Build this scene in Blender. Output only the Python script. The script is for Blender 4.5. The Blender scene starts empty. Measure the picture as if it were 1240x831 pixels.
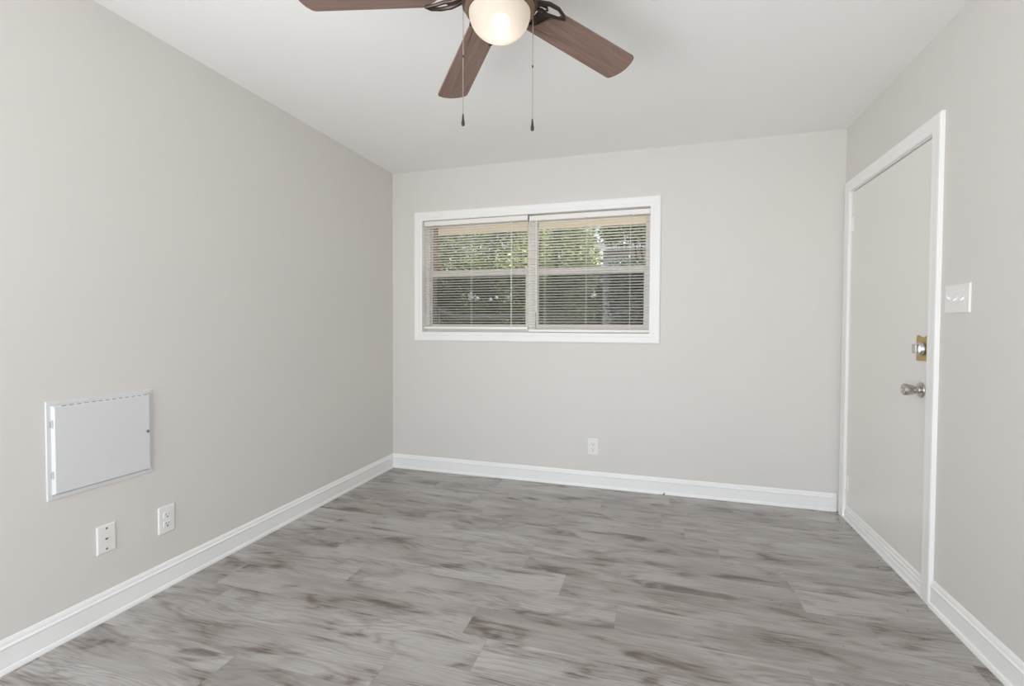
import bpy, bmesh, math, random
from mathutils import Vector, Matrix
C = bpy.context.scene.collection
SC = bpy.context.scene

# ------------------------------------------------------------------ camera
FPX, YAW, PITCH, ROLL = 580.87, 0.29357, 0.024486, 0.00434
CAM = Vector((2.1077, -3.5394, 1.1824))
cd = bpy.data.cameras.new('camera'); cam = bpy.data.objects.new('camera', cd); C.objects.link(cam)
cd.sensor_fit = 'HORIZONTAL'; cd.sensor_width = 36.0; cd.lens = FPX / 1240 * 36.0
cd.shift_y = -5.787 / 1240; cd.clip_start = 0.05; cd.clip_end = 300
fw = Vector((-math.sin(YAW) * math.cos(PITCH), math.cos(YAW) * math.cos(PITCH), -math.sin(PITCH)))
rt = fw.cross(Vector((0, 0, 1))).normalized(); up = rt.cross(fw)
r2 = rt * math.cos(ROLL) + up * math.sin(ROLL); u2 = -rt * math.sin(ROLL) + up * math.cos(ROLL)
cam.matrix_world = Matrix(((r2.x, u2.x, -fw.x, CAM.x), (r2.y, u2.y, -fw.y, CAM.y), (r2.z, u2.z, -fw.z, CAM.z), (0, 0, 0, 1)))
SC.camera = cam

# ------------------------------------------------------------------ light and exposure
vs = SC.view_settings
vs.view_transform = 'Standard'; vs.look = 'None'; vs.gamma = 1.0; vs.use_curve_mapping = False
vs.exposure = 0.03
SC.cycles.use_denoising = True
SC.cycles.max_bounces = 12; SC.cycles.diffuse_bounces = 8; SC.cycles.transparent_max_bounces = 24
SC.cycles.sample_clamp_indirect = 4.0
SC.cycles.caustics_reflective = False; SC.cycles.caustics_refractive = False

W = 3.2418; H = 2.44; YR = -4.18          # room: left wall x=0, right wall x=W, window wall y=0

w = bpy.data.worlds.new('sky'); SC.world = w; w.use_nodes = True
nt = w.node_tree; nt.nodes.clear()
sky = nt.nodes.new('ShaderNodeTexSky'); sky.sky_type = 'NISHITA'; sky.sun_disc = False
sky.sun_elevation = math.radians(46); sky.sun_rotation = math.radians(112); sky.air_density = 1.0; sky.dust_density = 2.0
bg = nt.nodes.new('ShaderNodeBackground'); bg.inputs['Strength'].default_value = 0.42
out = nt.nodes.new('ShaderNodeOutputWorld')
nt.links.new(sky.outputs[0], bg.inputs[0]); nt.links.new(bg.outputs[0], out.inputs[0])

def lamp(name, kind, loc, energy, color=(1, 1, 1), rot=(0, 0, 0), **kw):
    l = bpy.data.lights.new(name, kind); l.energy = energy; l.color = color
    for k, v in kw.items(): setattr(l, k, v)
    o = bpy.data.objects.new(name, l); o.location = loc; o.rotation_euler = rot; C.objects.link(o); return o
SUN = Vector((.66, -.26, .72)).normalized()
lamp('sun', 'SUN', (4, -3, 8), 9.0, (1.0, .95, .86), rot=(-SUN).to_track_quat('-Z', 'Y').to_euler(), angle=math.radians(.6))
# added fill, standing in for daylight through an unseen opening behind the camera
REAR = (0.12, 3.12, 0.0, 2.3)
lamp('rear_fill', 'AREA', (1.45, YR - .52, (REAR[2] + REAR[3]) / 2), 66, (.93, .962, 1.0),
     rot=(math.radians(90), 0, math.radians(-18)), shape='RECTANGLE', size=2.6, size_y=REAR[3] - REAR[2])
# an uplight added out of view, bounced off the ceiling to even the room
lamp('uplight_fill', 'AREA', (.8, -3.9, 1.0), 12.5, (.93, .962, 1.0), rot=(math.radians(121), 0, math.radians(-26)), shape='RECTANGLE', size=1.5, size_y=1.3, spread=math.radians(105))

# ------------------------------------------------------------------ materials
def lin(c): return tuple((x / 255 / 12.92 if x / 255 <= .04045 else ((x / 255 + .055) / 1.055) ** 2.4) for x in c) + (1.0,)
class N:
    def __init__(s, name):
        s.m = bpy.data.materials.new(name); s.m.use_nodes = True; s.t = s.m.node_tree
        s.b = s.t.nodes['Principled BSDF']; s.o = s.t.nodes['Material Output']
    def n(s, typ, **kw):
        x = s.t.nodes.new(typ)
        for k, v in kw.items():
            if hasattr(x, k): setattr(x, k, v)
            else: x.inputs[k].default_value = v
        return x
    def l(s, a, b): s.t.links.new(a, b)
    def math(s, op, a, b=None, c=None):
        x = s.t.nodes.new('ShaderNodeMath'); x.operation = op
        for i, v in enumerate((a, b, c)):
            if v is None: continue
            if hasattr(v, 'links'): s.l(v, x.inputs[i])
            else: x.inputs[i].default_value = v
        return x.outputs[0]
    def ramp(s, f, stops):
        x = s.t.nodes.new('ShaderNodeValToRGB'); e = x.color_ramp.elements
        while len(e) < len(stops): e.new(.5)
        for el, (p, c) in zip(e, stops): el.position = p; el.color = c if len(c) == 4 else lin(c)
        s.l(f, x.inputs[0]); return x.outputs[0]
    def mix(s, f, a, b, mode='MIX'):
        x = s.t.nodes.new('ShaderNodeMix'); x.data_type = 'RGBA'; x.blend_type = mode
        for i, v in ((0, f), (6, a), (7, b)):
            if hasattr(v, 'links'): s.l(v, x.inputs[i])
            else: x.inputs[i].default_value = v
        return x.outputs[2]
    def obj(s): return s.n('ShaderNodeTexCoord').outputs['Object']
    def mapped(s, scale=(1, 1, 1), vec=None):
        x = s.n('ShaderNodeMapping'); x.inputs['Scale'].default_value = scale
        s.l(vec or s.obj(), x.inputs[0]); return x.outputs[0]
    def noise(s, vec, scale, detail=3, rough=.5, dist=0):
        x = s.n('ShaderNodeTexNoise'); x.inputs['Scale'].default_value = scale; x.inputs['Detail'].default_value = detail
        x.inputs['Roughness'].default_value = rough; x.inputs['Distortion'].default_value = dist
        s.l(vec, x.inputs['Vector']); return x.outputs[0]
    def bump(s, h, strength, dist=.01):
        x = s.n('ShaderNodeBump'); x.inputs['Strength'].default_value = strength; x.inputs['Distance'].default_value = dist
        s.l(h, x.inputs['Height']); s.l(x.outputs[0], s.b.inputs['Normal'])
    def set(s, **kw):
        for k, v in kw.items(): s.b.inputs[k.replace('_', ' ')].default_value = v
        return s

def paint(name, rgb, rough=.5, bump=.08, scale=140, var=.02, metal=0, spec=.5):
    m = N(name); m.set(Roughness=rough, Metallic=metal); m.b.inputs['Specular IOR Level'].default_value = spec
    v = m.obj(); f = m.noise(v, 2.2, 4)
    c = lin(rgb); a = tuple(x * (1 - var) for x in c[:3]) + (1,); b = tuple(min(1, x * (1 + var)) for x in c[:3]) + (1,)
    m.l(m.mix(f, a, b), m.b.inputs['Base Color'])
    if bump: m.bump(m.noise(v, scale, 3), bump, .002)
    return m.m

M = {}
M['wall'] = paint('wall_paint', (219, 216, 212), .6, .12, 180)
M['ceiling'] = paint('ceiling_paint', (241, 241, 239), .8, .12, 120)
M['trim'] = paint('trim_paint', (243, 243, 242), .45, .05, 60)
M['door'] = paint('door_paint', (231, 229, 224), .28, .05, 40)
M['plastic'] = paint('white_plastic', (236, 235, 233), .35, 0)
M['panel'] = paint('white_enamel', (219, 220, 221), .4, .03, 90)
M['blind'] = paint('blind_enamel', (243, 240, 236), .45, 0)
M['alu'] = paint('window_aluminium', (226, 222, 217), .45, 0)
M['cord'] = paint('blind_cord', (242, 240, 236), .6, 0)
M['dark'] = paint('dark_slot', (40, 38, 36), .6, 0)
M['grey'] = paint('grey_slot', (120, 118, 116), .6, 0)
M['brass'] = paint('aged_brass', (196, 172, 116), .38, .1, 60, .12, 1.0)
M['nickel'] = paint('satin_nickel', (196, 190, 184), .3, 0, 60, .05, 1.0)
M['chrome'] = paint('chrome', (202, 200, 198), .26, 0, 60, .02, 1.0)
M['bronze'] = paint('oil_rubbed_bronze', (74, 62, 56), .4, .05, 60, .12, .7)
M['bronze_lit'] = paint('lit_bronze_ring', (134, 108, 86), .38, .05, 60, .1, .6)  # lighter bronze: the warm light on the ring is put into its colour
M['chain'] = paint('chain_metal', (176, 170, 162), .35, 0, 60, .02, .8)
M['tan'] = paint('tan_eave_paint', (250, 229, 190), .6, .05, 30, .05)
M['earth'] = paint('earth', (110, 100, 84), .9, .3, 20, .2)
M['reflector'] = paint('concrete', (232, 228, 220), .85, .2, 30, .06)
M['bark'] = paint('bark', (92, 78, 64), .9, .4, 25, .25)
M['crumb'] = paint('dirt_crumb', (104, 82, 62), .9, 0)
M['roof_pale'] = paint('pale_metal_roof', (168, 168, 170), .6, 0, 30, .04)
M['siding_dark'] = paint('roof_shingle', (150, 146, 140), .9, .4, 20, .15)

def mat_floor():
    m = N('vinyl_plank_floor'); PW, PL = .182, 1.22
    sx = m.n('ShaderNodeSeparateXYZ'); m.l(m.obj(), sx.inputs[0]); X, Y = sx.outputs[0], sx.outputs[1]
    yr = m.math('DIVIDE', m.math('ADD', Y, .03), PW); row = m.math('FLOOR', yr); fy = m.math('FRACT', yr)
    wn = m.n('ShaderNodeTexWhiteNoise', noise_dimensions='1D'); m.l(row, wn.inputs['W'])
    xr = m.math('ADD', m.math('DIVIDE', X, PL), m.math('MULTIPLY', wn.outputs[0], 7.3)); col = m.math('FLOOR', xr); fx = m.math('FRACT', xr)
    cx = m.n('ShaderNodeCombineXYZ'); m.l(row, cx.inputs[0]); m.l(col, cx.inputs[1])
    w2 = m.n('ShaderNodeTexWhiteNoise', noise_dimensions='2D'); m.l(cx.outputs[0], w2.inputs['Vector']); rnd = w2.outputs[0]
    # coordinates that jump from plank to plank
    off = m.n('ShaderNodeVectorMath', operation='SCALE'); m.l(w2.outputs['Color'], off.inputs[0]); off.inputs['Scale'].default_value = 37.0
    add = m.n('ShaderNodeVectorMath', operation='ADD'); m.l(m.obj(), add.inputs[0]); m.l(off.outputs[0], add.inputs[1]); P = add.outputs[0]
    big = m.noise(m.mapped((1.1, 4.5, 1), P), 1.5, 3, .5, .5)          # broad light and dark streaks of the board
    flow = m.noise(m.mapped((.8, 4.2, 1), P), 1.4, 2, .5, .3)         # bends the growth rings
    knot = m.noise(m.mapped((2.2, 7.2, 1), P), 1.6, 3.5, .55, .7)       # smudged knots
    fine = m.noise(m.mapped((5.0, 150, 1), P), 1.6, 4, .6, .2)         # pores
    py = m.n('ShaderNodeSeparateXYZ'); m.l(P, py.inputs[0])
    ph = m.math('ADD', m.math('MULTIPLY', py.outputs[1], 200.0), m.math('MULTIPLY', flow, 95.0))
    ring = m.math('MULTIPLY_ADD', m.math('SINE', ph), .5, .5)
    ringm = m.math('MULTIPLY', m.math('POWER', ring, 2.5), m.ramp(m.noise(m.mapped((2.2, 8, 1), P), 1.3, 2), [(.42, (0, 0, 0)), (.62, (255, 255, 255))]))
    base = m.ramp(big, [(.28, (158, 153, 149)), (.5, (181, 177, 173)), (.72, (194, 191, 189))])
    tone = m.ramp(rnd, [(0, (238, 236, 234)), (1, (255, 255, 255))])
    base = m.mix(1.0, base, tone, 'MULTIPLY')
    base = m.mix(m.math('MULTIPLY', ringm, .36), base, lin((126, 119, 115)))
    base = m.mix(m.ramp(fine, [(.43, (0, 0, 0)), (.64, (150, 150, 150))]), base, lin((128, 122, 118)))
    kd = m.math('ADD', knot, m.math('MULTIPLY', m.math('SUBTRACT', fine, .5), .26))
    kd = m.math('ADD', kd, m.math('MULTIPLY', m.math('SUBTRACT', ring, .5), .035))
    base = m.mix(m.ramp(kd, [(.465, (0, 0, 0)), (.57, (150, 150, 150)), (.69, (220, 220, 220))]), base, lin((116, 103, 96)))
    base = m.mix(m.ramp(kd, [(.60, (0, 0, 0)), (.72, (190, 190, 190))]), base, lin((78, 68, 64)))
    e1 = m.math('LESS_THAN', fy, .007); e2 = m.math('LESS_THAN', fx, .0013); edge = m.math('MAXIMUM', e1, e2)
    base = m.mix(m.math('MULTIPLY', edge, .3), base, lin((100, 94, 90)))
    m.l(base, m.b.inputs['Base Color'])
    m.l(m.ramp(fine, [(.3, (100, 100, 100)), (.8, (135, 135, 135))]), m.b.inputs['Roughness'])
    m.b.inputs['Specular IOR Level'].default_value = .4
    m.bump(m.math('SUBTRACT', fine, m.math('MULTIPLY', edge, 1.0)), .05, .002)
    return m.m
M['floor'] = mat_floor()

def mat_blade():
    m = N('blade_walnut'); v = m.mapped((1.5, 22, 22)); g = m.noise(v, 3.0, 5, .6, .6); g2 = m.noise(m.mapped((3, 120, 120)), 2.0, 3)
    c = m.ramp(g, [(.25, (112, 90, 80)), (.55, (140, 114, 102)), (.8, (162, 136, 124))])
    c = m.mix(m.math('MULTIPLY', g2, .35), c, lin((100, 78, 70)))
    m.l(c, m.b.inputs['Base Color']); m.set(Roughness=.34); return m.m
M['blade'] = mat_blade()

def mat_bowl():
    m = N('frosted_glass_bowl'); m.t.nodes.remove(m.b)
    tr = m.n('ShaderNodeBsdfTranslucent'); tr.inputs[0].default_value = (.80, .74, .67, 1)
    df = m.n('ShaderNodeBsdfDiffuse'); df.inputs[0].default_value = lin((214, 205, 194))
    rf = m.n('ShaderNodeBsdfRefraction'); rf.inputs['IOR'].default_value = 1.12; rf.inputs['Roughness'].default_value = .76; rf.inputs[0].default_value = (1, .95, .88, 1)
    a = m.n('ShaderNodeMixShader'); a.inputs[0].default_value = .35; m.l(df.outputs[0], a.inputs[1]); m.l(tr.outputs[0], a.inputs[2])
    b = m.n('ShaderNodeMixShader'); b.inputs[0].default_value = .22; m.l(a.outputs[0], b.inputs[1]); m.l(rf.outputs[0], b.inputs[2])
    m.l(b.outputs[0], m.o.inputs[0]); return m.m
M['bowl'] = mat_bowl()

def mat_glass():
    m = N('window_glass'); m.t.nodes.remove(m.b)
    tr = m.n('ShaderNodeBsdfTransparent'); tr.inputs[0].default_value = (.94, .96, .95, 1)
    gl = m.n('ShaderNodeBsdfGlossy'); gl.inputs['Roughness'].default_value = .02
    lw = m.n('ShaderNodeLayerWeight'); lw.inputs[0].default_value = .12
    a = m.n('ShaderNodeMixShader'); m.l(lw.outputs['Fresnel'], a.inputs[0]); m.l(tr.outputs[0], a.inputs[1]); m.l(gl.outputs[0], a.inputs[2])
    m.l(a.outputs[0], m.o.inputs[0]); return m.m
M['glass'] = mat_glass()

def mat_screen():
    m = N('insect_mesh'); m.t.nodes.remove(m.b)
    tr = m.n('ShaderNodeBsdfTransparent'); df = m.n('ShaderNodeBsdfDiffuse'); df.inputs[0].default_value = lin((92, 88, 86))
    a = m.n('ShaderNodeMixShader'); a.inputs[0].default_value = .5; m.l(tr.outputs[0], a.inputs[1]); m.l(df.outputs[0], a.inputs[2])
    m.l(a.outputs[0], m.o.inputs[0]); return m.m
M['screen'] = mat_screen()

def mat_brick(name, c1, c2, mortar, scale):
    m = N(name); b = m.n('ShaderNodeTexBrick'); tc = m.obj()
    sx = m.n('ShaderNodeSeparateXYZ'); m.l(tc, sx.inputs[0]); cb = m.n('ShaderNodeCombineXYZ')
    m.l(m.math('ADD', sx.outputs[0], sx.outputs[1]), cb.inputs[0]); m.l(sx.outputs[2], cb.inputs[1]); m.l(cb.outputs[0], b.inputs['Vector'])
    b.inputs['Color1'].default_value = lin(c1); b.inputs['Color2'].default_value = lin(c2); b.inputs['Mortar'].default_value = lin(mortar)
    b.inputs['Scale'].default_value = scale; b.inputs['Brick Width'].default_value = .215; b.inputs['Row Height'].default_value = .075; b.inputs['Mortar Size'].default_value = .008
    m.l(b.outputs[0], m.b.inputs['Base Color']); m.set(Roughness=.9); return m.m
M['brick'] = mat_brick('red_brick', (150, 92, 80), (132, 78, 68), (176, 166, 156), 1.0)

def mat_siding():
    m = N('grey_lap_siding'); sx = m.n('ShaderNodeSeparateXYZ'); m.l(m.obj(), sx.inputs[0])
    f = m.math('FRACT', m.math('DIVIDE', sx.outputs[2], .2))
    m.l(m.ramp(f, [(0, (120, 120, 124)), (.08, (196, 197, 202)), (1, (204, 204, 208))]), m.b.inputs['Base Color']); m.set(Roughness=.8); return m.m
M['siding'] = mat_siding()

def mat_leaf(name, a, b, c):
    m = N(name); f = m.noise(m.mapped((3, 3, 3)), 6, 3, .7)
    col = m.ramp(f, [(.3, a), (.5, b), (.7, c)])
    m.l(col, m.b.inputs['Base Color']); m.set(Roughness=.35)
    tr = m.n('ShaderNodeBsdfTranslucent'); m.l(col, tr.inputs[0])
    x = m.n('ShaderNodeMixShader'); x.inputs[0].default_value = .3; m.l(m.b.outputs[0], x.inputs[1]); m.l(tr.outputs[0], x.inputs[2])
    m.l(x.outputs[0], m.o.inputs[0]); return m.m
M['leaf_a'] = mat_leaf('leaf_yellow_green', (112, 122, 72), (160, 168, 108), (212, 214, 156))
M['leaf_b'] = mat_leaf('leaf_mid_green', (92, 102, 66), (134, 142, 96), (186, 190, 138))
M['leaf_c'] = mat_leaf('leaf_dark_green', (58, 64, 48), (86, 94, 68), (122, 128, 98))

# ------------------------------------------------------------------ mesh helpers
def box(bm, x0, x1, y0, y1, z0, z1):
    vs_ = [bm.verts.new(p) for p in ((x0, y0, z0), (x1, y0, z0), (x1, y1, z0), (x0, y1, z0), (x0, y0, z1), (x1, y0, z1), (x1, y1, z1), (x0, y1, z1))]
    fs = [bm.faces.new([vs_[i] for i in f]) for f in ((0, 3, 2, 1), (4, 5, 6, 7), (0, 1, 5, 4), (1, 2, 6, 5), (2, 3, 7, 6), (3, 0, 4, 7))]
    return vs_, fs
def bbox(bm, x0, x1, y0, y1, z0, z1, r, seg=2):
    v, f = box(bm, x0, x1, y0, y1, z0, z1)
    es = list({e for fa in f for e in fa.edges})
    bmesh.ops.bevel(bm, geom=es, offset=r, segments=seg, affect='EDGES', profile=.6)
def tube(bm, pts, r, seg=8, cap=True):
    pts = [Vector(p) for p in pts]; rs = r if isinstance(r, (list, tuple)) else [r] * len(pts); rings = []
    prev = None
    for i, p in enumerate(pts):
        d = (pts[min(i + 1, len(pts) - 1)] - pts[max(i - 1, 0)]).normalized()
        if prev is None: a = d.orthogonal().normalized()
        else: a = (prev - d * prev.dot(d)).normalized()
        prev = a; b = d.cross(a)
        rings.append([bm.verts.new(p + (a * math.cos(t) + b * math.sin(t)) * rs[i]) for t in [2 * math.pi * k / seg for k in range(seg)]])
    for A, B in zip(rings, rings[1:]):
        for k in range(seg): bm.faces.new((A[k], A[(k + 1) % seg], B[(k + 1) % seg], B[k]))
    if cap: bm.faces.new(rings[0][::-1]); bm.faces.new(rings[-1])
def lathe(bm, prof, mat=Matrix.Identity(4), seg=48):
    rings = []
    for r, z in prof:
        if r < 1e-6: rings.append([bm.verts.new(mat @ Vector((0, 0, z)))])
        else: rings.append([bm.verts.new(mat @ Vector((r * math.cos(2 * math.pi * k / seg), r * math.sin(2 * math.pi * k / seg), z))) for k in range(seg)])
    for A, B in zip(rings, rings[1:]):
        for k in range(seg):
            q = [A[k % len(A)], A[(k + 1) % len(A)], B[(k + 1) % len(B)], B[k % len(B)]]
            u = []
            for v in q:
                if v not in u: u.append(v)
            if len(u) > 2: bm.faces.new(u)
def extrude(bm, prof, fn, t0, t1):
    """closed profile of (a,b) swept from t0 to t1; fn(a,b,t) -> point"""
    A = [bm.verts.new(fn(a, b, t0)) for a, b in prof]; B = [bm.verts.new(fn(a, b, t1)) for a, b in prof]; n = len(prof)
    for k in range(n): bm.faces.new((A[k], A[(k + 1) % n], B[(k + 1) % n], B[k]))
    bm.faces.new(A[::-1]); bm.faces.new(B)
def mitred(bm, path, prof, fn, closed):
    """casing: profile (across, height) swept along a 2D path with mitred corners; across>0 lies to the left of travel"""
    n = len(path); rings = []
    P = [Vector(p) for p in path]
    for i in range(n):
        d1 = (P[i] - P[i - 1]).normalized() if (closed or i > 0) else (P[1] - P[0]).normalized()
        d2 = (P[(i + 1) % n] - P[i]).normalized() if (closed or i < n - 1) else d1
        n1 = Vector((-d1.y, d1.x)); n2 = Vector((-d2.y, d2.x)); mm = (n1 + n2); mm = mm / (1 + n1.dot(n2))
        rings.append([bm.verts.new(fn(*(P[i] + mm * a), h)) for a, h in prof])
    k = len(prof)
    for i in range(n if closed else n - 1):
        A, B = rings[i], rings[(i + 1) % n]
        for j in range(k): bm.faces.new((A[j], A[(j + 1) % k], B[(j + 1) % k], B[j]))
    if not closed: bm.faces.new(rings[0][::-1]); bm.faces.new(rings[-1])
def obj(name, bm, m, parent=None, smooth=False, origin=None):
    bmesh.ops.recalc_face_normals(bm, faces=bm.faces)
    me = bpy.data.meshes.new(name); bm.to_mesh(me); bm.free()
    me.materials.append(M[m] if isinstance(m, str) else m)
    if smooth:
        for p in me.polygons: p.use_smooth = True
        me.set_sharp_from_angle(angle=math.radians(35))
    o = bpy.data.objects.new(name, me); C.objects.link(o)
    if parent: o.parent = parent
    return o
def tag(o, label, cat, group=None, kind=None):
    o['label'] = label; o['category'] = cat
    if group: o['group'] = group
    if kind: o['kind'] = kind
    return o
def thing(name, label, cat, loc=(0, 0, 0), rotz=0, group=None, kind=None):
    o = bpy.data.objects.new(name, None); C.objects.link(o); o.location = loc; o.rotation_euler = (0, 0, rotz)
    o.empty_display_size = .1
    return tag(o, label, cat, group, kind)
def B(): return bmesh.new()

# ------------------------------------------------------------------ room shell
def plate_with_hole(bm, axis, a0, a1, z0, z1, d0, d1, hole):
    """wall slab along axis x or y between a0..a1, thickness d0..d1, one rectangular hole (h0,h1,hz0,hz1)"""
    h0, h1, k0, k1 = hole
    for p0, p1, q0, q1 in ((a0, h0, z0, z1), (h1, a1, z0, z1), (h0, h1, z0, k0), (h0, h1, k1, z1)):
        if p1 - p0 < 1e-4 or q1 - q0 < 1e-4: continue
        if axis == 'x': box(bm, p0, p1, d0, d1, q0, q1)
        else: box(bm, d0, d1, p0, p1, q0, q1)
WX0, WX1, WZ0, WZ1 = .268, 2.061, 1.128, 2.041       # window opening
DY0, DY1, DZ = -.093, -1.034, 2.028                   # door opening
b = B(); box(b, -.12, W + .16, YR - 2.4, 0.0, -.1, 0); tag(obj('floor', b, 'floor'), 'grey wood-look plank floor of the empty room', 'floor', kind='structure')
b = B(); box(b, -.12, W + .12, YR - 2.4, .12, H, H + .1); tag(obj('ceiling', b, 'ceiling'), 'smooth white painted ceiling above the fan', 'ceiling', kind='structure')  # slab extended past the rear wall, out of view, to block the sun
b = B(); box(b, -.12, 0, YR, .12, 0, H); tag(obj('wall_left', b, 'wall'), 'pale greige wall holding the white access panel', 'wall', kind='structure')
b = B(); plate_with_hole(b, 'x', 0, W, 0, H, 0, .12, (WX0, WX1, WZ0, WZ1)); tag(obj('wall_back', b, 'wall'), 'pale greige wall with the wide blind-covered window', 'wall', kind='structure')
b = B(); plate_with_hole(b, 'y', YR, .12, 0, H, W, W + .12, (DY1, DY0, 0, DZ)); tag(obj('wall_right', b, 'wall'), 'pale greige wall with the flush door and light switches', 'wall', kind='structure')
b = B(); plate_with_hole(b, 'x', -.12, W + .12, 0, H, YR - .1, YR, (REAR[0], REAR[1], 0, REAR[3])); tag(obj('wall_rear', b, 'wall'), 'pale greige wall with a wide opening added behind the viewer to let light in', 'wall', kind='structure')  # the opening is added, out of view, for the fill behind it

b = B(); box(b, -.12, 0, YR - 2.4, YR - .1, 0, H); box(b, W, W + .12, YR - 2.4, YR - .1, 0, H); tag(obj('wall_bounce', b, 'wall'), 'pale side walls added beyond the rear opening to bounce light', 'wall', kind='structure')  # unseen walls added to bounce the fill into the room

# baseboards: cap bead, flat face and a shoe strip along the floor
BH = .1157
def bb_prof(shoe=.016, face=.0105):
    return [(0, 0), (shoe, 0), (shoe, .006), (shoe - .003, .0165), (face, .019), (face, BH - .034), (face + .0025, BH - .030), (face + .0025, BH - .026), (face - .002, BH - .021), (face - .0035, BH - .011), (.0035, BH - .002), (.002, BH), (0, BH)]
b = B(); extrude(b, bb_prof(), lambda a, z, t: (a, t, z), YR, -.0005); tag(obj('baseboard_left', b, 'trim'), 'white moulded baseboard below the access panel', 'baseboard', kind='structure')
b = B(); extrude(b, bb_prof(), lambda a, z, t: (t, -a, z), .0005, W - .0185); tag(obj('baseboard_back', b, 'trim'), 'white moulded baseboard below the window', 'baseboard', kind='structure')
b = B(); extrude(b, bb_prof(.02), lambda a, z, t: (W - a, t, z), YR, -1.104); tag(obj('baseboard_right', b, 'trim'), 'white moulded baseboard running on past the door', 'baseboard', kind='structure')
b = B(); extrude(b, bb_prof(), lambda a, z, t: (t, YR + a, z), .02, REAR[0] - .02); tag(obj('baseboard_rear', b, 'trim'), 'short white baseboard beside the rear opening', 'baseboard', kind='structure')

# ------------------------------------------------------------------ door on the right wall
CASE = [(0, 0), (0, .0125), (.003, .0145), (.018, .0155), (.022, .0150), (.060, .0168), (.066, .0158), (.069, .0125), (.069, 0)]
b = B()
mitred(b, [(-1.0275, 0), (-1.0275, 2.019), (-.1015, 2.019), (-.1015, 0)], CASE, lambda y, z, h: (W - h, y, z), False)
o_case = obj('trim_1', b, 'trim'); tag(o_case, 'white moulded casing around the flush door', 'door casing', kind='structure')
b = B()
for y0, y1, z0, z1 in ((DY0 - .0125, DY0, 0, DZ), (DY1, DY1 + .0125, 0, DZ), (DY1, DY0, DZ - .012, DZ)):
    box(b, W + .0005, W + .12, y0, y1, z0, z1)
for y0, y1, z0, z1 in ((DY0 - .026, DY0 - .0125, 0.03, DZ - .012), (DY1 + .0125, DY1 + .026, 0.03, DZ - .012), (DY1 + .026, DY0 - .026, DZ - .026, DZ - .012)):
    box(b, W + .048, W + .12, y0, y1, z0, z1)
tag(obj('trim_2', b, 'trim'), 'white door jamb lining inside the door opening', 'door jamb', kind='structure')

dr = thing('door_1', 'plain off-white flush door, closed, with brass deadbolt plate and nickel knob', 'door', (W, -.106, 0), kind='structure')
SY0, SY1 = -.108, -1.019
b = B(); bbox(b, .002, .042, SY1 + .106, SY0 + .106, .086, 2.008, .002); obj('slab', b, 'door', dr)
b = B()
for zt, pr in ((.086, .006), (.066, .010), (.046, .014)):
    extrude(b, [(0, zt - .020), (pr, zt - .020), (pr, zt - .008), (pr - .004, zt - .001), (0, zt)], lambda a, z, t: (.004 - a, t, z), SY1 + .106, SY0 + .106)
obj('door_sweep', b, 'trim', dr)
for z in (1.815, .225):
    b = B(); tube(b, [(-.006, -.0005, z - .048), (-.006, -.0005, z + .048)], .0065, 12)
    for k in (-1, 1): lathe(b, [(0, -.006), (.004, -.004), (.0055, 0), (0, 0)] if k < 0 else [(0, 0), (.0055, 0), (.004, .004), (0, .006)], Matrix.Translation((-.006, -.0005, z + k * .048)), 12)
    box(b, -.001, .003, -.03, -.002, z - .045, z + .045)
    hg = obj('hinge', b, 'trim', dr, True)
    for zz in (-.03, 0, .03):
        b = B(); lathe(b, [(0, .0), (.0035, .0), (.003, .0012), (0, .0016)], Matrix.Translation((-.001, -.018, z + zz)) @ Matrix.Rotation(math.radians(-90), 4, 'Y'), 10); obj('screw', b, 'trim', hg)
# deadbolt: brass plate with notched outline, round chrome turn and block thumb piece
DBY, DBZ = -.969 + .106, 1.0905
b = B()
pr = []
y_l, y_r, zt, zb = -.916 + .106, -1.0165 + .106, 1.149, 1.035
outl = [(y_l, zb + .006), (y_l - .006, zb), (y_r, zb + .003), (y_r, zt), (y_r + .012, zt + .002), (-.9665 + .106 - .01, zt - .007), (-.9665 + .106 + .012, zt - .006), (y_l - .008, zt + .002), (y_l, zt - .005)]
A = [b.verts.new((0.0015, y, z)) for y, z in outl]; Bv = [b.verts.new((-.0025, y, z)) for y, z in outl]
b.faces.new(A); b.faces.new(Bv[::-1])
for k in range(len(outl)): b.faces.new((A[k], A[(k + 1) % len(outl)], Bv[(k + 1) % len(outl)], Bv[k]))
pl_ = obj('deadbolt_plate', b, 'brass', dr)
for yy, zz in ((y_l - .012, zt - .02), (y_l - .012, zb + .018)):
    b = B(); lathe(b, [(0, 0), (.005, 0), (.004, .002), (0, .0026)], Matrix.Translation((-.0025, yy, zz)) @ Matrix.Rotation(math.radians(-90), 4, 'Y'), 12)
    obj('screw', b, 'brass', pl_, True)
RX = Matrix.Rotation(math.radians(-90), 4, 'Y')
b = B(); lathe(b, [(0, 0), (.0295, 0), (.031, .003), (.0295, .012), (.026, .017), (.012, .018), (0, .018)], Matrix.Translation((-.0025, DBY, DBZ)) @ RX, 40); db = obj('deadbolt', b, 'chrome', dr, True)
db['label'] = 'round chrome deadbolt rose'
b = B(); bbox(b, -.037, -.0185, DBY - .016, DBY + .016, DBZ - .021, DBZ + .021, .004); obj('thumb_turn', b, 'chrome', db, True)
KY, KZ = -.9573 + .106, .9055
b = B(); lathe(b, [(0, 0), (.0335, 0), (.0345, .002), (.033, .006), (.024, .0105), (.018, .012), (.0165, .016), (.0165, .026), (.0195, .029), (.0215, .034), (.0245, .046), (.0265, .058), (.0262, .065), (.0235, .0685), (.009, .0685), (.008, .067), (0, .067)], Matrix.Translation((0.002, KY, KZ)) @ RX, 40)
kn = obj('door_knob', b, 'nickel', dr, True); kn['label'] = 'satin nickel tulip knob on round rose'
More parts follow.
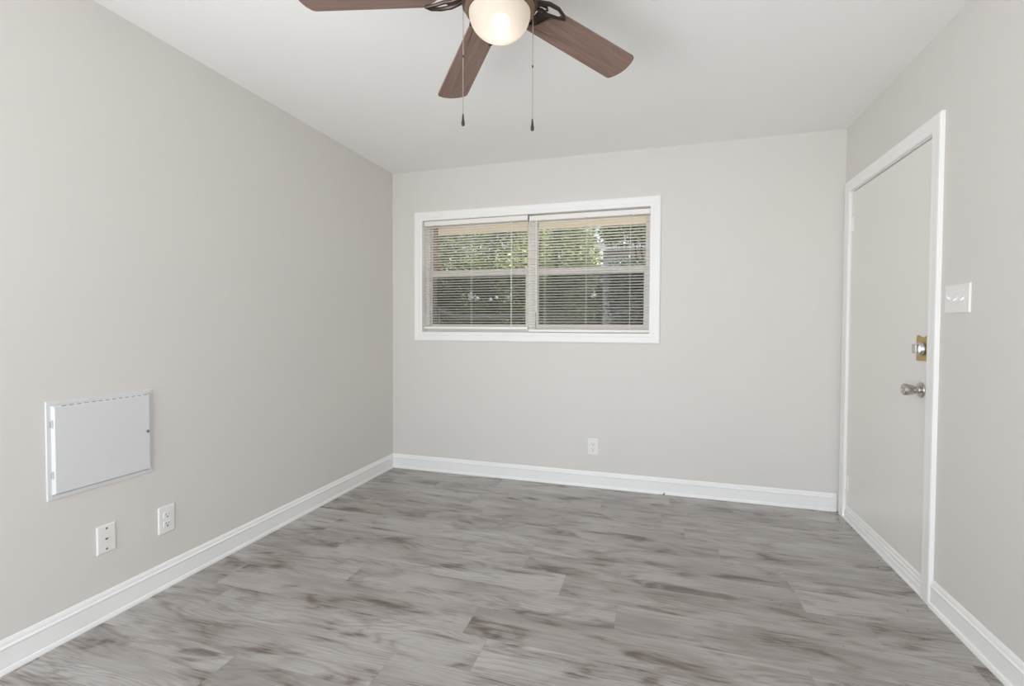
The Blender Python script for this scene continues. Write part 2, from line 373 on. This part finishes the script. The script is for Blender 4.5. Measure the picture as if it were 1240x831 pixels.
b = B(); extrude(b, [(-.014, 0), (-.014, .008), (-.010, .014), (-.004, .017), (.004, .027), (.01, .0285), (.12, .0285), (.12, 0)], lambda a, z, t: (W + a, t, z), DY1 + .0005, DY0 - .0005)
tag(obj('trim_3', b, 'trim'), 'worn white-painted threshold strip under the door', 'threshold', kind='structure')

# ------------------------------------------------------------------ window
win = thing('window_1', 'wide white-cased window of two grey metal double-hung units', 'window', (0, 0, 0), kind='structure')
b = B()
WC = [(0, 0), (0, .012), (.005, .0145), (.02, .016), (.028, .0145), (.062, .0178), (.069, .016), (.0725, .011), (.0725, 0)]
mitred(b, [(.2765, 1.1365), (.2765, 2.0335), (2.0535, 2.0335), (2.0535, 1.1365)], WC, lambda x, z, h: (x, -h, z), True)
obj('window_casing', b, 'trim', win)
b = B()
for x0, x1, z0, z1 in ((WX0, WX0 + .004, WZ0, WZ1), (WX1 - .004, WX1, WZ0, WZ1), (WX0, WX1, WZ0, WZ0 + .004), (WX0, WX1, WZ1 - .004, WZ1)): box(b, x0, x1, 0.0, .075, z0, z1)
obj('jamb_lining', b, 'trim', win)
b = B()
for x0, x1, z0, z1 in ((WX0 + .001, .298, WZ0, WZ1), (2.034, WX1 - .001, WZ0, WZ1), (.298, 2.034, WZ0, 1.160), (.298, 2.034, 2.018, WZ1)): box(b, x0, x1, .075, .135, z0, z1)
for x0 in (.298, 2.027): bbox(b, x0, x0 + .007, .070, .085, 1.16, 2.018, .001)
obj('window_frame', b, 'alu', win)
b = B(); bbox(b, 1.143, 1.203, .072, .135, 1.16, 2.018, .003); box(b, 1.160, 1.186, .066, .073, 1.16, 2.018); obj('mullion', b, 'alu', win)
for (x0, x1) in ((.2985, 1.1425), (1.2035, 2.0335)):
    b = B()       # upper sash sits in the outer track
    for a0, a1, c0, c1 in ((x0, x0 + .012, 1.585, 2.017), (x1 - .012, x1, 1.585, 2.017), (x0 + .012, x1 - .012, 1.585, 1.618), (x0 + .012, x1 - .012, 2.0, 2.017)): box(b, a0, a1, .112, .128, c0, c1)
    s = obj('upper_sash', b, 'alu', win)
    b = B(); box(b, x0 + .012, x1 - .012, .1185, .1215, 1.618, 2.0); obj('pane', b, 'glass', s)
    b = B()       # lower sash in the inner track, with the meeting rail on top
    for a0, a1, c0, c1 in ((x0, x0 + .022, 1.161, 1.632), (x1 - .022, x1, 1.161, 1.632), (x0 + .022, x1 - .022, 1.161, 1.20)): bbox(b, a0, a1, .088, .108, c0, c1, .0015, 1)
    bbox(b, x0 + .022, x1 - .022, .082, .108, 1.585, 1.632, .002, 1); box(b, x0 + .03, x1 - .03, .076, .083, 1.622, 1.630)
    s = obj('lower_sash', b, 'alu', win)
    b = B(); box(b, x0 + .022, x1 - .022, .0965, .0995, 1.20, 1.585); obj('pane', b, 'glass', s)
    b = B(); box(b, x0 + .012, x1 - .012, .1315, .1325, 1.161, 1.60); obj('insect_screen', b, 'screen', win)

# ------------------------------------------------------------------ blinds
def blind(label, x0, x1, ztop, zbot, cords, pull, wand):
    t = thing('venetian_blind', label, 'blind', ((x0 + x1) / 2, .0375, ztop), group='white slatted blinds in the window')
    cx = (x0 + x1) / 2; L = (x1 - x0) / 2; hb = zbot - ztop
    b = B()
    extrude(b, [(-.0125, -.036), (.0125, -.036), (.0125, 0), (.0105, .0), (.0105, -.03), (-.0105, -.03), (-.0105, 0), (-.0125, 0)], lambda y, z, s: (s, y, z), -L, L)
    box(b, -L, -L + .002, -.0125, .0125, -.036, 0.001); box(b, L - .002, L, -.0125, .0125, -.036, 0.001)
    obj('head_rail', b, 'blind', t)
    b = B(); n = 39; pitch = (ztop - .052 - (zbot + .034)) / (n - 1); tilt = math.radians(7)
    for i in range(n):
        zc = -.052 - i * pitch; prof = []
        for s, th in ((1, .0004), (-1, -.0004)):
            for k in range(5):
                u = (-1 + .5 * k) * s; y = u * .0125; z = .0022 * (1 - u * u) + th
                prof.append((y * math.cos(tilt) + z * math.sin(tilt), -y * math.sin(tilt) + z * math.cos(tilt)))
        extrude(b, prof, lambda y, z, q: (q, y, zc + z), -L + .002, L - .002)
    obj('slats', b, 'blind', t, True)
    b = B(); bbox(b, -L + .001, L - .001, -.0125, .0125, hb, hb + .020, .004); obj('bottom_rail', b, 'blind', t, True)
    for c in cords:
        b = B()
        for y in (-.0138, .0138): tube(b, [(c - cx, y, hb + .018), (c - cx, y, -.034)], .0009, 6)
        for i in range(n): tube(b, [(c - cx, -.0138, -.054 - i * pitch + .003), (c - cx, .0138, -.054 - i * pitch - .003)], .0004, 4)
        obj('ladder_cord', b, 'cord', t)
    if pull:
        b = B()
        for d in (-.0018, .0018): tube(b, [(pull - cx + d, -.0165, -.03), (pull - cx + d * .6, -.017, -.45), (pull - cx, -.0165, hb + .012)], .0011, 6)
        obj('lift_cord', b, 'cord', t)
    if wand:
        b = B(); tube(b, [(wand - cx, -.019, -.037), (wand - cx + .001, -.020, -.72), (wand - cx + .001, -.020, -.735)], [.0045, .0045, .0055], 8)
        tube(b, [(wand - cx, -.006, -.028), (wand - cx, -.017, -.03), (wand - cx, -.019, -.040)], .0016, 6)
        obj('tilt_wand', b, 'cord', t, True)
    for c in cords:
        b = B(); box(b, c - cx - .009, c - cx + .009, -.0135, -.012, -.0365, -.0345); obj('cord_guide', b, 'grey', t)
    return t
blind('white slatted blind hung in the window half nearer the left wall', .2735, 1.1545, 2.034, 1.160, (.372, .688, 1.02), 1.024, None)
blind('white slatted blind with tilt wand, in the window half nearer the door', 1.1625, 2.0535, 2.026, 1.141, (1.286, 1.60, 1.916), None, 1.222)

# ------------------------------------------------------------------ wall plates
def wall_matrix(wall, a, z):
    """local frame of a plate: x across, y up, z out of the wall"""
    if wall == 'left': return Matrix(((0, 0, 1, 0), (1, 0, 0, a), (0, 1, 0, z), (0, 0, 0, 1)))
    if wall == 'back': return Matrix(((1, 0, 0, a), (0, 0, -1, 0), (0, 1, 0, z), (0, 0, 0, 1)))
    return Matrix(((0, 0, -1, W), (-1, 0, 0, a), (0, 1, 0, z), (0, 0, 0, 1)))
def plate(bm, w_, h_, t_=.006):
    o_ = [(-w_ / 2, -h_ / 2), (w_ / 2, -h_ / 2), (w_ / 2, h_ / 2), (-w_ / 2, h_ / 2)]
    rings = []
    for ins, z in ((0, 0.0003), (0, t_ * .45), (.0025, t_ * .9), (.006, t_)):
        rings.append([bm.verts.new((x - math.copysign(ins, x), y - math.copysign(ins, y), z)) for x, y in o_])
    for A, B_ in zip(rings, rings[1:]):
        for k in range(4): bm.faces.new((A[k], A[(k + 1) % 4], B_[(k + 1) % 4], B_[k]))
    bm.faces.new(rings[0][::-1]); bm.faces.new(rings[-1])
def outlet(wall, a, z, label):
    t = thing('wall_outlet', label, 'outlet', group='white wall outlets'); t.matrix_world = wall_matrix(wall, a, z)
    b = B(); plate(b, .0755, .122); obj('cover_plate', b, 'plastic', t)
    for s in (1, -1):
        b = B(); cy = s * .0205; n = 24; ring = []
        for zz, sc in ((.0055, 1.0), (.0078, 1.0), (.0084, .95)):
            ring.append([b.verts.new((.0172 * sc * max(-1, min(1, 1.25 * math.cos(2 * math.pi * k / n))) , cy + .0172 * sc * max(-.82, min(.82, math.sin(2 * math.pi * k / n))), zz)) for k in range(n)])
        for A, B_ in zip(ring, ring[1:]):
            for k in range(n): b.faces.new((A[k], A[(k + 1) % n], B_[(k + 1) % n], B_[k]))
        b.faces.new(ring[0][::-1]); b.faces.new(ring[-1])
        rc = obj('receptacle', b, 'plastic', t)
        b = B(); box(b, -.0075, -.0055, cy - .001, cy + .0085, .0078, .0087); box(b, .0055, .0073, cy, cy + .0075, .0078, .0087)
        lathe(b, [(0, .0078), (.0032, .0078), (.0032, .0087), (0, .0087)], Matrix.Translation((0, cy - .008, 0)), 14)
        obj('socket_holes', b, 'dark', rc)
    b = B(); lathe(b, [(0, .0058), (.0032, .0058), (.0026, .0072), (0, .0076)], seg=14); obj('screw', b, 'plastic', t, True)
    return t
outlet('left', -1.9402, .3083, 'white duplex outlet on the left wall, beside the jack plate')
outlet('back', 1.6658, .299, 'white duplex outlet low on the wall beneath the window')

t = thing('phone_jack_plate', 'white jack plate with dark screws, below the access panel', 'wall plate'); t.matrix_world = wall_matrix('left', -2.1875, .3258)
b = B(); plate(b, .0685, .113); obj('cover_plate', b, 'plastic', t)
for s in (1, -1):
    b = B(); lathe(b, [(0, .0056), (.0042, .0056), (.0036, .0074), (0, .008)], Matrix.Translation((0, s * .0412, 0)), 16); obj('screw', b, 'grey', t, True)
b = B(); bbox(b, -.0085, .0085, -.006, .006, .0055, .0075, .0008, 1); jk = obj('jack', b, 'plastic', t)
b = B(); box(b, -.006, .004, -.0038, .0032, .0074, .0079); obj('jack_opening', b, 'grey', jk)

t = thing('light_switch', 'white switch plate with three toggles beside the door', 'light switch'); t.matrix_world = wall_matrix('right', -1.2195, 1.3005)
b = B(); plate(b, .164, .1145, .0065); obj('cover_plate', b, 'plastic', t)
for k, s in ((-1, 1), (0, -1), (1, -1)):
    b = B(); x = k * .046
    box(b, x - .0055, x + .0055, -.0125, .0125, .006, .0072)
    v, f = box(b, x - .0042, x + .0042, -.0055, .0055, .007, .0185)
    for q in v:
        if q.co.z > .01: q.co.y = q.co.y * .75 + s * .0085; q.co.x = x + (q.co.x - x) * .85
    obj('toggle', b, 'plastic', t)
for k in (-1, 0, 1):
    for s in (-1, 1):
        b = B(); lathe(b, [(0, .0062), (.003, .0062), (.0025, .0074), (0, .0078)], Matrix.Translation((k * .046, s * .030, 0)), 12); obj('screw', b, 'plastic', t, True)

# ------------------------------------------------------------------ access panel on the left wall
t = thing('access_panel', 'white metal access panel door set in the left wall', 'access panel', (0, -2.1855, .722))
b = B()
mitred(b, [(-.176, -.164), (-.176, .164), (.169, .164), (.169, -.164)], [(0, 0), (0, .004), (.003, .0055), (.016, .0055), (.0175, .0035), (.0175, 0)], lambda y, z, h: (h, y, z), True)
obj('frame', b, 'panel', t)
b = B(); r0 = [(-.1795, -.161), (.1675, -.161), (.1675, .165), (-.1795, .165)]; ins = [(.0, 0.0), (0, 0.0), (0, -.0), (.0, -.0)]
rings = []
for x, dy, dz in ((.001, 0, 0), (.009, 0, 0), (.0155, .0055, .004), (.0165, .0070, .0055)):
    rings.append([b.verts.new((x, y + (dy if y < 0 else -dy * .25), z + (dz * .5 if z < 0 else -dz * 1.4))) for y, z in r0])
for A, B_ in zip(rings, rings[1:]):
    for k in range(4): b.faces.new((A[k], A[(k + 1) % 4], B_[(k + 1) % 4], B_[k]))
b.faces.new(rings[0][::-1]); b.faces.new(rings[-1])
dp = obj('panel_door', b, 'panel', t)
b = B()
for k in range(13):
    y = -.150 + k * .0245; v, f = box(b, .0095, .0150, y, y + .014, .1600, .1622)
obj('vent_slots', b, 'grey', dp)
b = B(); lathe(b, [(0, 0), (.0068, 0), (.006, .003), (0, .0035)], Matrix.Translation((.0162, .158, .0035)) @ Matrix.Rotation(math.radians(90), 4, 'Y'), 16); lk = obj('lock', b, 'nickel', dp, True)
b = B(); box(b, .0194, .0204, .1565, .1595, -.001, .008); obj('keyhole', b, 'dark', lk)
for z in (.098, -.0885):
    b = B(); bbox(b, .006, .0135, -.1835, -.172, z - .014, z + .014, .001, 1); hg = obj('hinge', b, 'panel', t)
    b = B(); box(b, .0085, .0125, -.1842, -.183, z - .011, z + .011) if z > 0 else box(b, .010, .0125, -.1842, -.183, z - .012, z + .012)
    obj('hinge_gap', b, 'grey', hg)

# ------------------------------------------------------------------ ceiling fan
HX, HY, ZB = 1.6245, -2.0895, 2.22
RB, PH, WT, WI, TH = .6334, .9612, .1314, .1115, -.1748
TX, TY = .0402, -.0541; DA = [.0284, .0153, -.0437, 0, 0]
fan = thing('ceiling_fan', 'five-blade ceiling fan with walnut blades, bronze motor and lit frosted bowl', 'ceiling fan', (HX, HY, H))
Z0 = ZB - H
b = B(); lathe(b, [(0, 0), (.078, 0), (.08, -.006), (.078, -.03), (.062, -.055), (.03, -.064), (0, -.064)]); obj('canopy', b, 'bronze', fan, True)
b = B(); lathe(b, [(0, -.06), (.04, -.06), (.085, -.068), (.118, -.082), (.132, -.105), (.134, -.150), (.126, -.176), (.105, -.19), (.0, -.19)]); obj('motor_housing', b, 'bronze', fan, True)
b = B(); lathe(b, [(0, -.188), (.07, -.188), (.108, -.197), (.1185, -.212), (.1205, -.236), (.1185, -.252), (.112, -.262), (.109, -.264), (.107, -.262), (.105, -.2), (0, -.2)]); ft = obj('light_fitter', b, 'bronze', fan, True)
b = B(); lathe(b, [(.1075, -.258), (.1105, -.262), (.1085, -.270), (.1035, -.2755), (.0985, -.2775), (.0965, -.275), (.0965, -.258)]); obj('fitter_ring', b, 'bronze_lit', ft, True)
b = B(); RBW, DBW, ZR = .0965, .083, 2.1637 - H
prof = [(RBW * math.cos(q), ZR - DBW * math.sin(q)) for q in [math.pi / 2 * k / 14 for k in range(15)]]; prof[-1] = (0, prof[-1][1])
lathe(b, prof); obj('light_bowl', b, 'bowl', fan, True)['label'] = 'lit frosted glass bowl'
bulb = lamp('fan_bulb', 'POINT', (0.006, -.004, ZR - .030), .46, (1, .94, .86), shadow_soft_size=.02); bulb.parent = fan
b = B(); lathe(b, [(0, ZR + .05), (.0135, ZR + .05), (.0135, ZR + .075), (0, ZR + .075)], seg=20); obj('bulb_socket', b, 'plastic', fan)

def rounded(pts, rads, seg=6):
    out_ = []; n = len(pts)
    for i in range(n):
        p = Vector(pts[i]); a = Vector(pts[i - 1]); c = Vector(pts[(i + 1) % n]); r = rads[i]
        d1 = (a - p).normalized(); d2 = (c - p).normalized(); h = r / math.tan(d1.angle(d2) / 2)
        p1 = p + d1 * h; p2 = p + d2 * h; ctr = p + (d1 + d2).normalized() * (r / math.sin(d1.angle(d2) / 2))
        a1 = math.atan2(*(p1 - ctr).yx); a2 = math.atan2(*(p2 - ctr).yx); da = (a2 - a1 + math.pi) % (2 * math.pi) - math.pi
        out_ += [tuple(ctr + Vector((math.cos(a1 + da * k / seg), math.sin(a1 + da * k / seg))) * r) for k in range(seg + 1)]
    return out_
for k in range(5):
    a = PH + k * 2 * math.pi / 5 + DA[k]
    er = Vector((math.cos(a), math.sin(a), 0)); et = Vector((-math.sin(a), math.cos(a), 0)); ez = Vector((0, 0, 1))
    side = et * math.cos(TH) + ez * math.sin(TH)
    er = er + ez * (TX * er.x + TY * er.y); side = side + ez * (TX * side.x + TY * side.y)
    er.normalize(); side = (side - er * side.dot(er)).normalized(); nz = er.cross(side)
    mx = Matrix(((er.x, side.x, nz.x, 0), (er.y, side.y, nz.y, 0), (er.z, side.z, nz.z, Z0), (0, 0, 0, 1)))
    # blade outline: straight edges, bowed tip, rounded corners
    r0 = .192; tip = [(RB - .002 - .022 * (u * u), u * WT / 2) for u in (-1, -.6, -.2, .2, .6, 1)]
    # (the inner end is scooped so that the scrolled iron shows beside it)
    raw = [(.232, -WI / 2 - .001), (.222, -.038), (.198, -.014), (.186, .012), (.172, .030), (.150, .040), (.146, WI / 2)][::-1]
    raw = [raw[0]] + raw[1:] + tip
    pts = rounded(raw, [.014, .006, .02, .05, .05, .03, .008, .018, .05, .1, .1, .05, .018], 5)
    b = B(); lo = [b.verts.new((x, y, -.003)) for x, y in pts]; hi = [b.verts.new((x, y, .003)) for x, y in pts]; n = len(pts)
    b.faces.new(lo[::-1]); b.faces.new(hi)
    for i in range(n): b.faces.new((lo[i], lo[(i + 1) % n], hi[(i + 1) % n], hi[i]))
    bl = obj('blade', b, 'blade', fan); bl.matrix_local = mx
    b = B()
    # scrolled iron: two horns curling out to the blade corners, a middle stem and a plate on the blade
    tube(b, [(.095, .012, .010), (.14, .018, .009), (.19, .022, .008), (.235, .012, .007)], [.012, .011, .010, .008], 8)
    tube(b, [(.105, -.020, .006), (.130, -.046, .003), (.160, -.062, -.001), (.195, -.066, -.004), (.225, -.058, -.007), (.243, -.046, -.0075)], [.0075, .0075, .007, .0065, .006, .0035], 8)
    tube(b, [(.105, .000, .008), (.130, -.020, .004), (.155, -.030, .000), (.178, -.028, -.003), (.205, -.036, -.006), (.240, -.046, -.0075)], [.0065, .0065, .006, .006, .0055, .0035], 8)
    tube(b, [(.128, -.028, .004), (.142, -.042, .002), (.160, -.046, .0), (.170, -.040, -.001), (.164, -.034, -.001)], [.004, .0045, .0045, .004, .003], 6)
    tube(b, [(.102, .030, .008), (.122, .044, .006), (.145, .050, .004), (.165, .048, .0035)], [.008, .008, .007, .005], 8)
    bbox(b, .150, .250, -.018, .046, .0033, .007, .001, 1)
    ir = obj('blade_iron', b, 'bronze', bl, True)
def chain(dx, dy, z0, z1, zj):
    b = B(); z = z0; i = 0
    while z > z1 + .036:
        lathe(b, [(0, .0018), (.0016, .0006), (.0016, -.0006), (0, -.0018)], Matrix.Translation((dx, dy, z - H)), 6); z -= .0033
    tube(b, [(dx, dy, z0 - H), (dx, dy, z1 + .034 - H)], .0006, 5)
    tube(b, [(dx * .8, dy * .8, z0 + .004 - H), (dx, dy, z0 + .002 - H), (dx, dy, z0 - .004 - H)], .003, 6)
    ch = obj('pull_chain', b, 'chain', fan)
    b = B(); lathe(b, [(0, .005), (.0024, .003), (.0028, -.002), (.0014, -.005), (0, -.005)], Matrix.Translation((dx, dy, zj - H)), 10); obj('chain_connector', b, 'bronze', ch, True)
    b = B(); lathe(b, [(0, .040), (.0022, .038), (.0026, .032), (.0036, .022), (.0056, .010), (.0058, .006), (.0042, .001), (0, 0)], Matrix.Translation((dx, dy, z1 - H)), 14); obj('pull_knob', b, 'bronze', ch, True)
chain(-.1195, -.009, 2.195, 1.824, 2.045)
chain(.0915, .0615, 2.19, 1.812, 2.017)

# ------------------------------------------------------------------ specks on the floor
random.seed(5)
b = B()
def crumb(x, y, s):
    bmesh.ops.create_icosphere(b, subdivisions=1, radius=s, matrix=Matrix.Translation((x, y, s * .45)) @ Matrix.Rotation(random.random() * 6, 4, 'Z') @ Matrix.Diagonal((1.3, .8, .55, 1)))
for _ in range(34): crumb(W - .02 - random.random() ** 2 * .06, -.1 - random.random() * .8, random.uniform(.0012, .0035))
for _ in range(26): crumb(W - .02 - random.random() ** 1.6 * .75, -.022 - random.random() ** 3 * .05, random.uniform(.001, .003))
for _ in range(22): crumb(random.uniform(2.2, 3.15), random.uniform(-1.7, -.3), random.uniform(.0012, .0028))
tag(obj('debris', b, 'crumb'), 'scattered brown crumbs on the floor near the door', 'debris', kind='stuff')
b = B(); tube(b, [(2.163, -.022, .0025), (2.168, -.024, .010), (2.172, -.026, .019)], [.004, .003, .002], 7); tag(obj('splinter', b, 'dark', None, True), 'tiny dark splinter on the floor against the baseboard under the window', 'splinter')

# ------------------------------------------------------------------ outside the window
b = B(); box(b, -14, 16, 3.6, 30, -.5, -.3); tag(obj('ground', b, 'earth'), 'bare earth yard outside the window', 'ground', kind='structure')
b = B(); box(b, -6, 9, .24, 3.6, -.5, -.29); tag(obj('path', b, 'reflector'), 'pale concrete patio slab added outside to bounce sun onto the eave', 'reflector', kind='structure')  # unseen pale slab, added to throw sun up under the eave
b = B(); plate_with_hole(b, 'x', -1.2, W + 1.2, -.3, 2.3, .136, .235, (WX0 + .034, WX1 - .012, WZ0 - .02, WZ1 - .01)); tag(obj('wall_exterior', b, 'brick'), 'red brick outer face around the window', 'brick wall', kind='structure')
b = B(); box(b, -2.5, W + 2.5, .24, .685, 2.135, 2.16); box(b, -2.5, W + 2.5, .69, 1.0, 2.121, 2.16); box(b, -2.5, W + 2.5, -.1, 1.1, H + .14, H + .24)
box(b, -2.5, W + 2.5, 1.0, 1.03, 2.125, H + .14)
tag(obj('eave', b, 'tan'), 'tan painted roof eave above the window outside', 'eave', kind='structure')

def leafy(name, label, x0, x1, y0, y1, z0, z1, n, size, mat, seed, grp, cat):
    """crown of leaves kept inside its own block of space, on three slender stems"""
    rnd = random.Random(seed); cx, cy, rx, ry = (x0 + x1) / 2, (y0 + y1) / 2, (x1 - x0) / 2, (y1 - y0) / 2
    t = thing(name, label, cat, (cx, cy, -.3), group=grp)
    b = B(); h0 = z0 + .3; h1 = z1 + .3; st = min(rx, ry)
    for k in range(3):
        a = k * 2.1 + rnd.random(); c_, s_ = math.cos(a), math.sin(a)
        tube(b, [(.05 * c_, .05 * s_, -.02), (.12 * c_, .12 * s_, h1 * .3), (st * .4 * c_, st * .4 * s_, h1 * .6), (st * .6 * c_, st * .6 * s_, h1 * .85)], [.05, .04, .028, .008], 7)
    obj('trunk', b, 'bark', t)
    vs_, fs = [], []; zc, rz = (h0 + h1) / 2, (h1 - h0) / 2; clumps = []
    while len(clumps) < 110:
        u = Vector((rnd.uniform(-1, 1), rnd.uniform(-1, 1), rnd.uniform(-1, 1)))
        if abs(u.x) ** 3 + abs(u.y) ** 3 + abs(u.z) ** 4 < 1: clumps.append((Vector((u.x * rx, u.y * ry, zc + u.z * rz)), rnd.uniform(.16, .36) * (size / .085)))
    m_ = size
    while len(fs) < 2 * n:
        c, r = rnd.choice(clumps)
        p = c + Vector((rnd.gauss(0, 1), rnd.gauss(0, 1), rnd.gauss(0, 1))) * r * .62
        if abs(p.x) > rx - m_ or abs(p.y) > ry - m_ or abs(p.z - zc) > rz: continue
        d = Vector((rnd.gauss(0, 1), rnd.gauss(0, 1), rnd.gauss(0, .7))).normalized(); e = d.cross(Vector((rnd.gauss(0, 1), rnd.gauss(0, 1), rnd.gauss(0, 1)))).normalized()
        L = size * rnd.uniform(.7, 1.3) * .8; wd = L * .45; k = len(vs_); nn = d.cross(e)
        vs_ += [p, p + d * L * .5 + e * wd * .5 + nn * L * .06, p + d * L, p + d * L * .5 - e * wd * .5 + nn * L * .06]
        fs += [(k, k + 1, k + 2), (k, k + 2, k + 3)]
    me = bpy.data.meshes.new('foliage'); me.from_pydata(vs_, [], fs); me.materials.append(M[mat])
    o = bpy.data.objects.new('foliage', me); C.objects.link(o); o.parent = t
    return t
def blossoms(t, spots, seed):
    rnd = random.Random(seed)
    for x, y, z, r in spots:
        b = B()
        for _ in range(26):
            d = Vector((rnd.gauss(0, 1), rnd.gauss(0, 1) - .6, rnd.gauss(0, 1))).normalized(); p = Vector((x, y, z)) - t.location + d * r * rnd.uniform(.4, 1)
            e = d.orthogonal().normalized(); f = d.cross(e); q = r * .38
            b.faces.new([b.verts.new(p + e * q * math.cos(k * 2.0944) + f * q * math.sin(k * 2.0944) + d * q * .2 * (k == 0)) for k in range(3)])
        o = obj('blossom', b, 'trim', t); o['label'] = 'pale blossom cluster'
GS, GT = 'bushes outside the window', 'trees beyond the bushes'
leafy('shrub', 'yellow-green bush seen through the left edge of the left blind', -3.9, -2.2, 4.9, 6.1, .1, 4.3, 15000, .085, 'leaf_a', 1, GS, 'bush')
sb = leafy('shrub', 'mid-green bush seen through the middle of the left blind', -2.18, -.95, 4.9, 6.1, .1, 4.3, 11000, .085, 'leaf_b', 2, GS, 'bush')
sm = leafy('shrub', 'bright bush outside behind the window mullion', -.93, .25, 4.9, 6.1, .1, 4.3, 11000, .085, 'leaf_a', 3, GS, 'bush')
so = leafy('shrub', 'olive bush seen through the left part of the right blind', .27, 1.12, 4.9, 6.1, .0, 3.7, 8000, .085, 'leaf_b', 4, GS, 'bush')
leafy('shrub', 'low dark shrub in front of the pale garage', 1.15, 2.9, 5.0, 6.2, -.2, 2.42, 24000, .085, 'leaf_c', 7, GS, 'bush')
blossoms(sb, [(-1.24, 4.88, 1.74, .085), (-1.12, 4.88, 1.70, .06)], 21)
blossoms(sm, [(-.86, 4.88, 1.68, .045), (-.74, 4.88, 1.72, .045), (-.50, 4.88, 1.72, .06)], 22)
blossoms(so, [(1.05, 4.88, 1.74, .06)], 23)
leafy('tree', 'dark tree behind the bushes, nearest the brick window edge', -5.6, -2.9, 6.5, 8.2, -.1, 4.7, 7000, .12, 'leaf_c', 5, GT, 'tree')
leafy('tree', 'dark tree behind the bushes of the left blind', -2.88, -.5, 6.5, 8.2, -.1, 4.7, 7000, .12, 'leaf_c', 6, GT, 'tree')
leafy('tree', 'dark tree behind the olive bush and the mullion', -.48, .75, 6.5, 8.2, -.1, 4.5, 4000, .12, 'leaf_c', 8, GT, 'tree')
leafy('tree', 'loose tree overhanging the front of the pale garage', .8, 3.0, 6.6, 7.9, 2.98, 3.95, 10000, .1, 'leaf_b', 9, GT, 'tree')
leafy('tree', 'tall tree before the far brick house, toward its left end', -9.0, -4.3, 10.6, 13.6, .5, 7.5, 15000, .26, 'leaf_c', 10, GT, 'tree')
leafy('tree', 'tall tree before the far brick house, beside the garage', -4.2, .5, 10.6, 13.6, .5, 7.5, 15000, .26, 'leaf_b', 11, GT, 'tree')
leafy('tree', 'tall tree rising behind the pale garage roof', 1.5, 7.0, 15.5, 19.0, 2.0, 8.5, 15000, .28, 'leaf_c', 12, GT, 'tree')

# neighbouring garage with pale siding, and a brick house farther back
g = thing('garage', 'pale grey garage seen through the right blind', 'garage', (2.4, 10.0, -.3))
b = B(); box(b, -1.75, 3.0, 0, 4.0, -.02, 3.62); obj('siding_wall', b, 'siding', g)
b = B(); extrude(b, [(-.35, 3.58), (2.0, 4.42), (4.35, 3.58), (4.35, 3.68), (2.0, 4.54), (-.35, 3.70)], lambda y, z, t_: (t_, y, z), -1.95, 3.2); obj('roof', b, 'roof_pale', g)
h = thing('house', 'red brick house far behind the trees', 'house', (-3.5, 15, -.3))
b = B(); box(b, -5, 4.6, 0, 5, -.02, 3.0); obj('brick_wall', b, 'brick', h)
b = B(); extrude(b, [(-.5, 2.95), (2.5, 5.0), (5.5, 2.95), (5.5, 3.08), (2.5, 5.15), (-.5, 3.08)], lambda y, z, t_: (t_, y, z), -5.4, 5.0); obj('roof', b, 'siding_dark', h)
for x in (-3.6, -1.0, 2.2):
    b = B(); box(b, x, x + 1.0, -.06, .02, 1.0, 2.3); wf = obj('window', b, 'trim', h)
    b = B(); box(b, x + .07, x + .93, -.075, -.055, 1.07, 2.23); obj('pane', b, 'dark', wf)
# white metal handrail outside, low on the left
hr = thing('handrail', 'white metal handrail outside, low behind the left blind', 'handrail', (-.33, 1.5, -.3))
b = B(); bbox(b, -.035, .035, -.03, .03, -.02, 1.69, .004); obj('post', b, 'trim', hr)
b = B(); tube(b, [(0.02, 0, 1.665), (.29, 0, 1.585), (1.15, 0, 1.60)], .019, 8); obj('rail', b, 'trim', hr, True)
b = B(); tube(b, [(1.12, 0, -.02), (1.12, 0, 1.60)], .018, 8); obj('post', b, 'trim', hr, True)
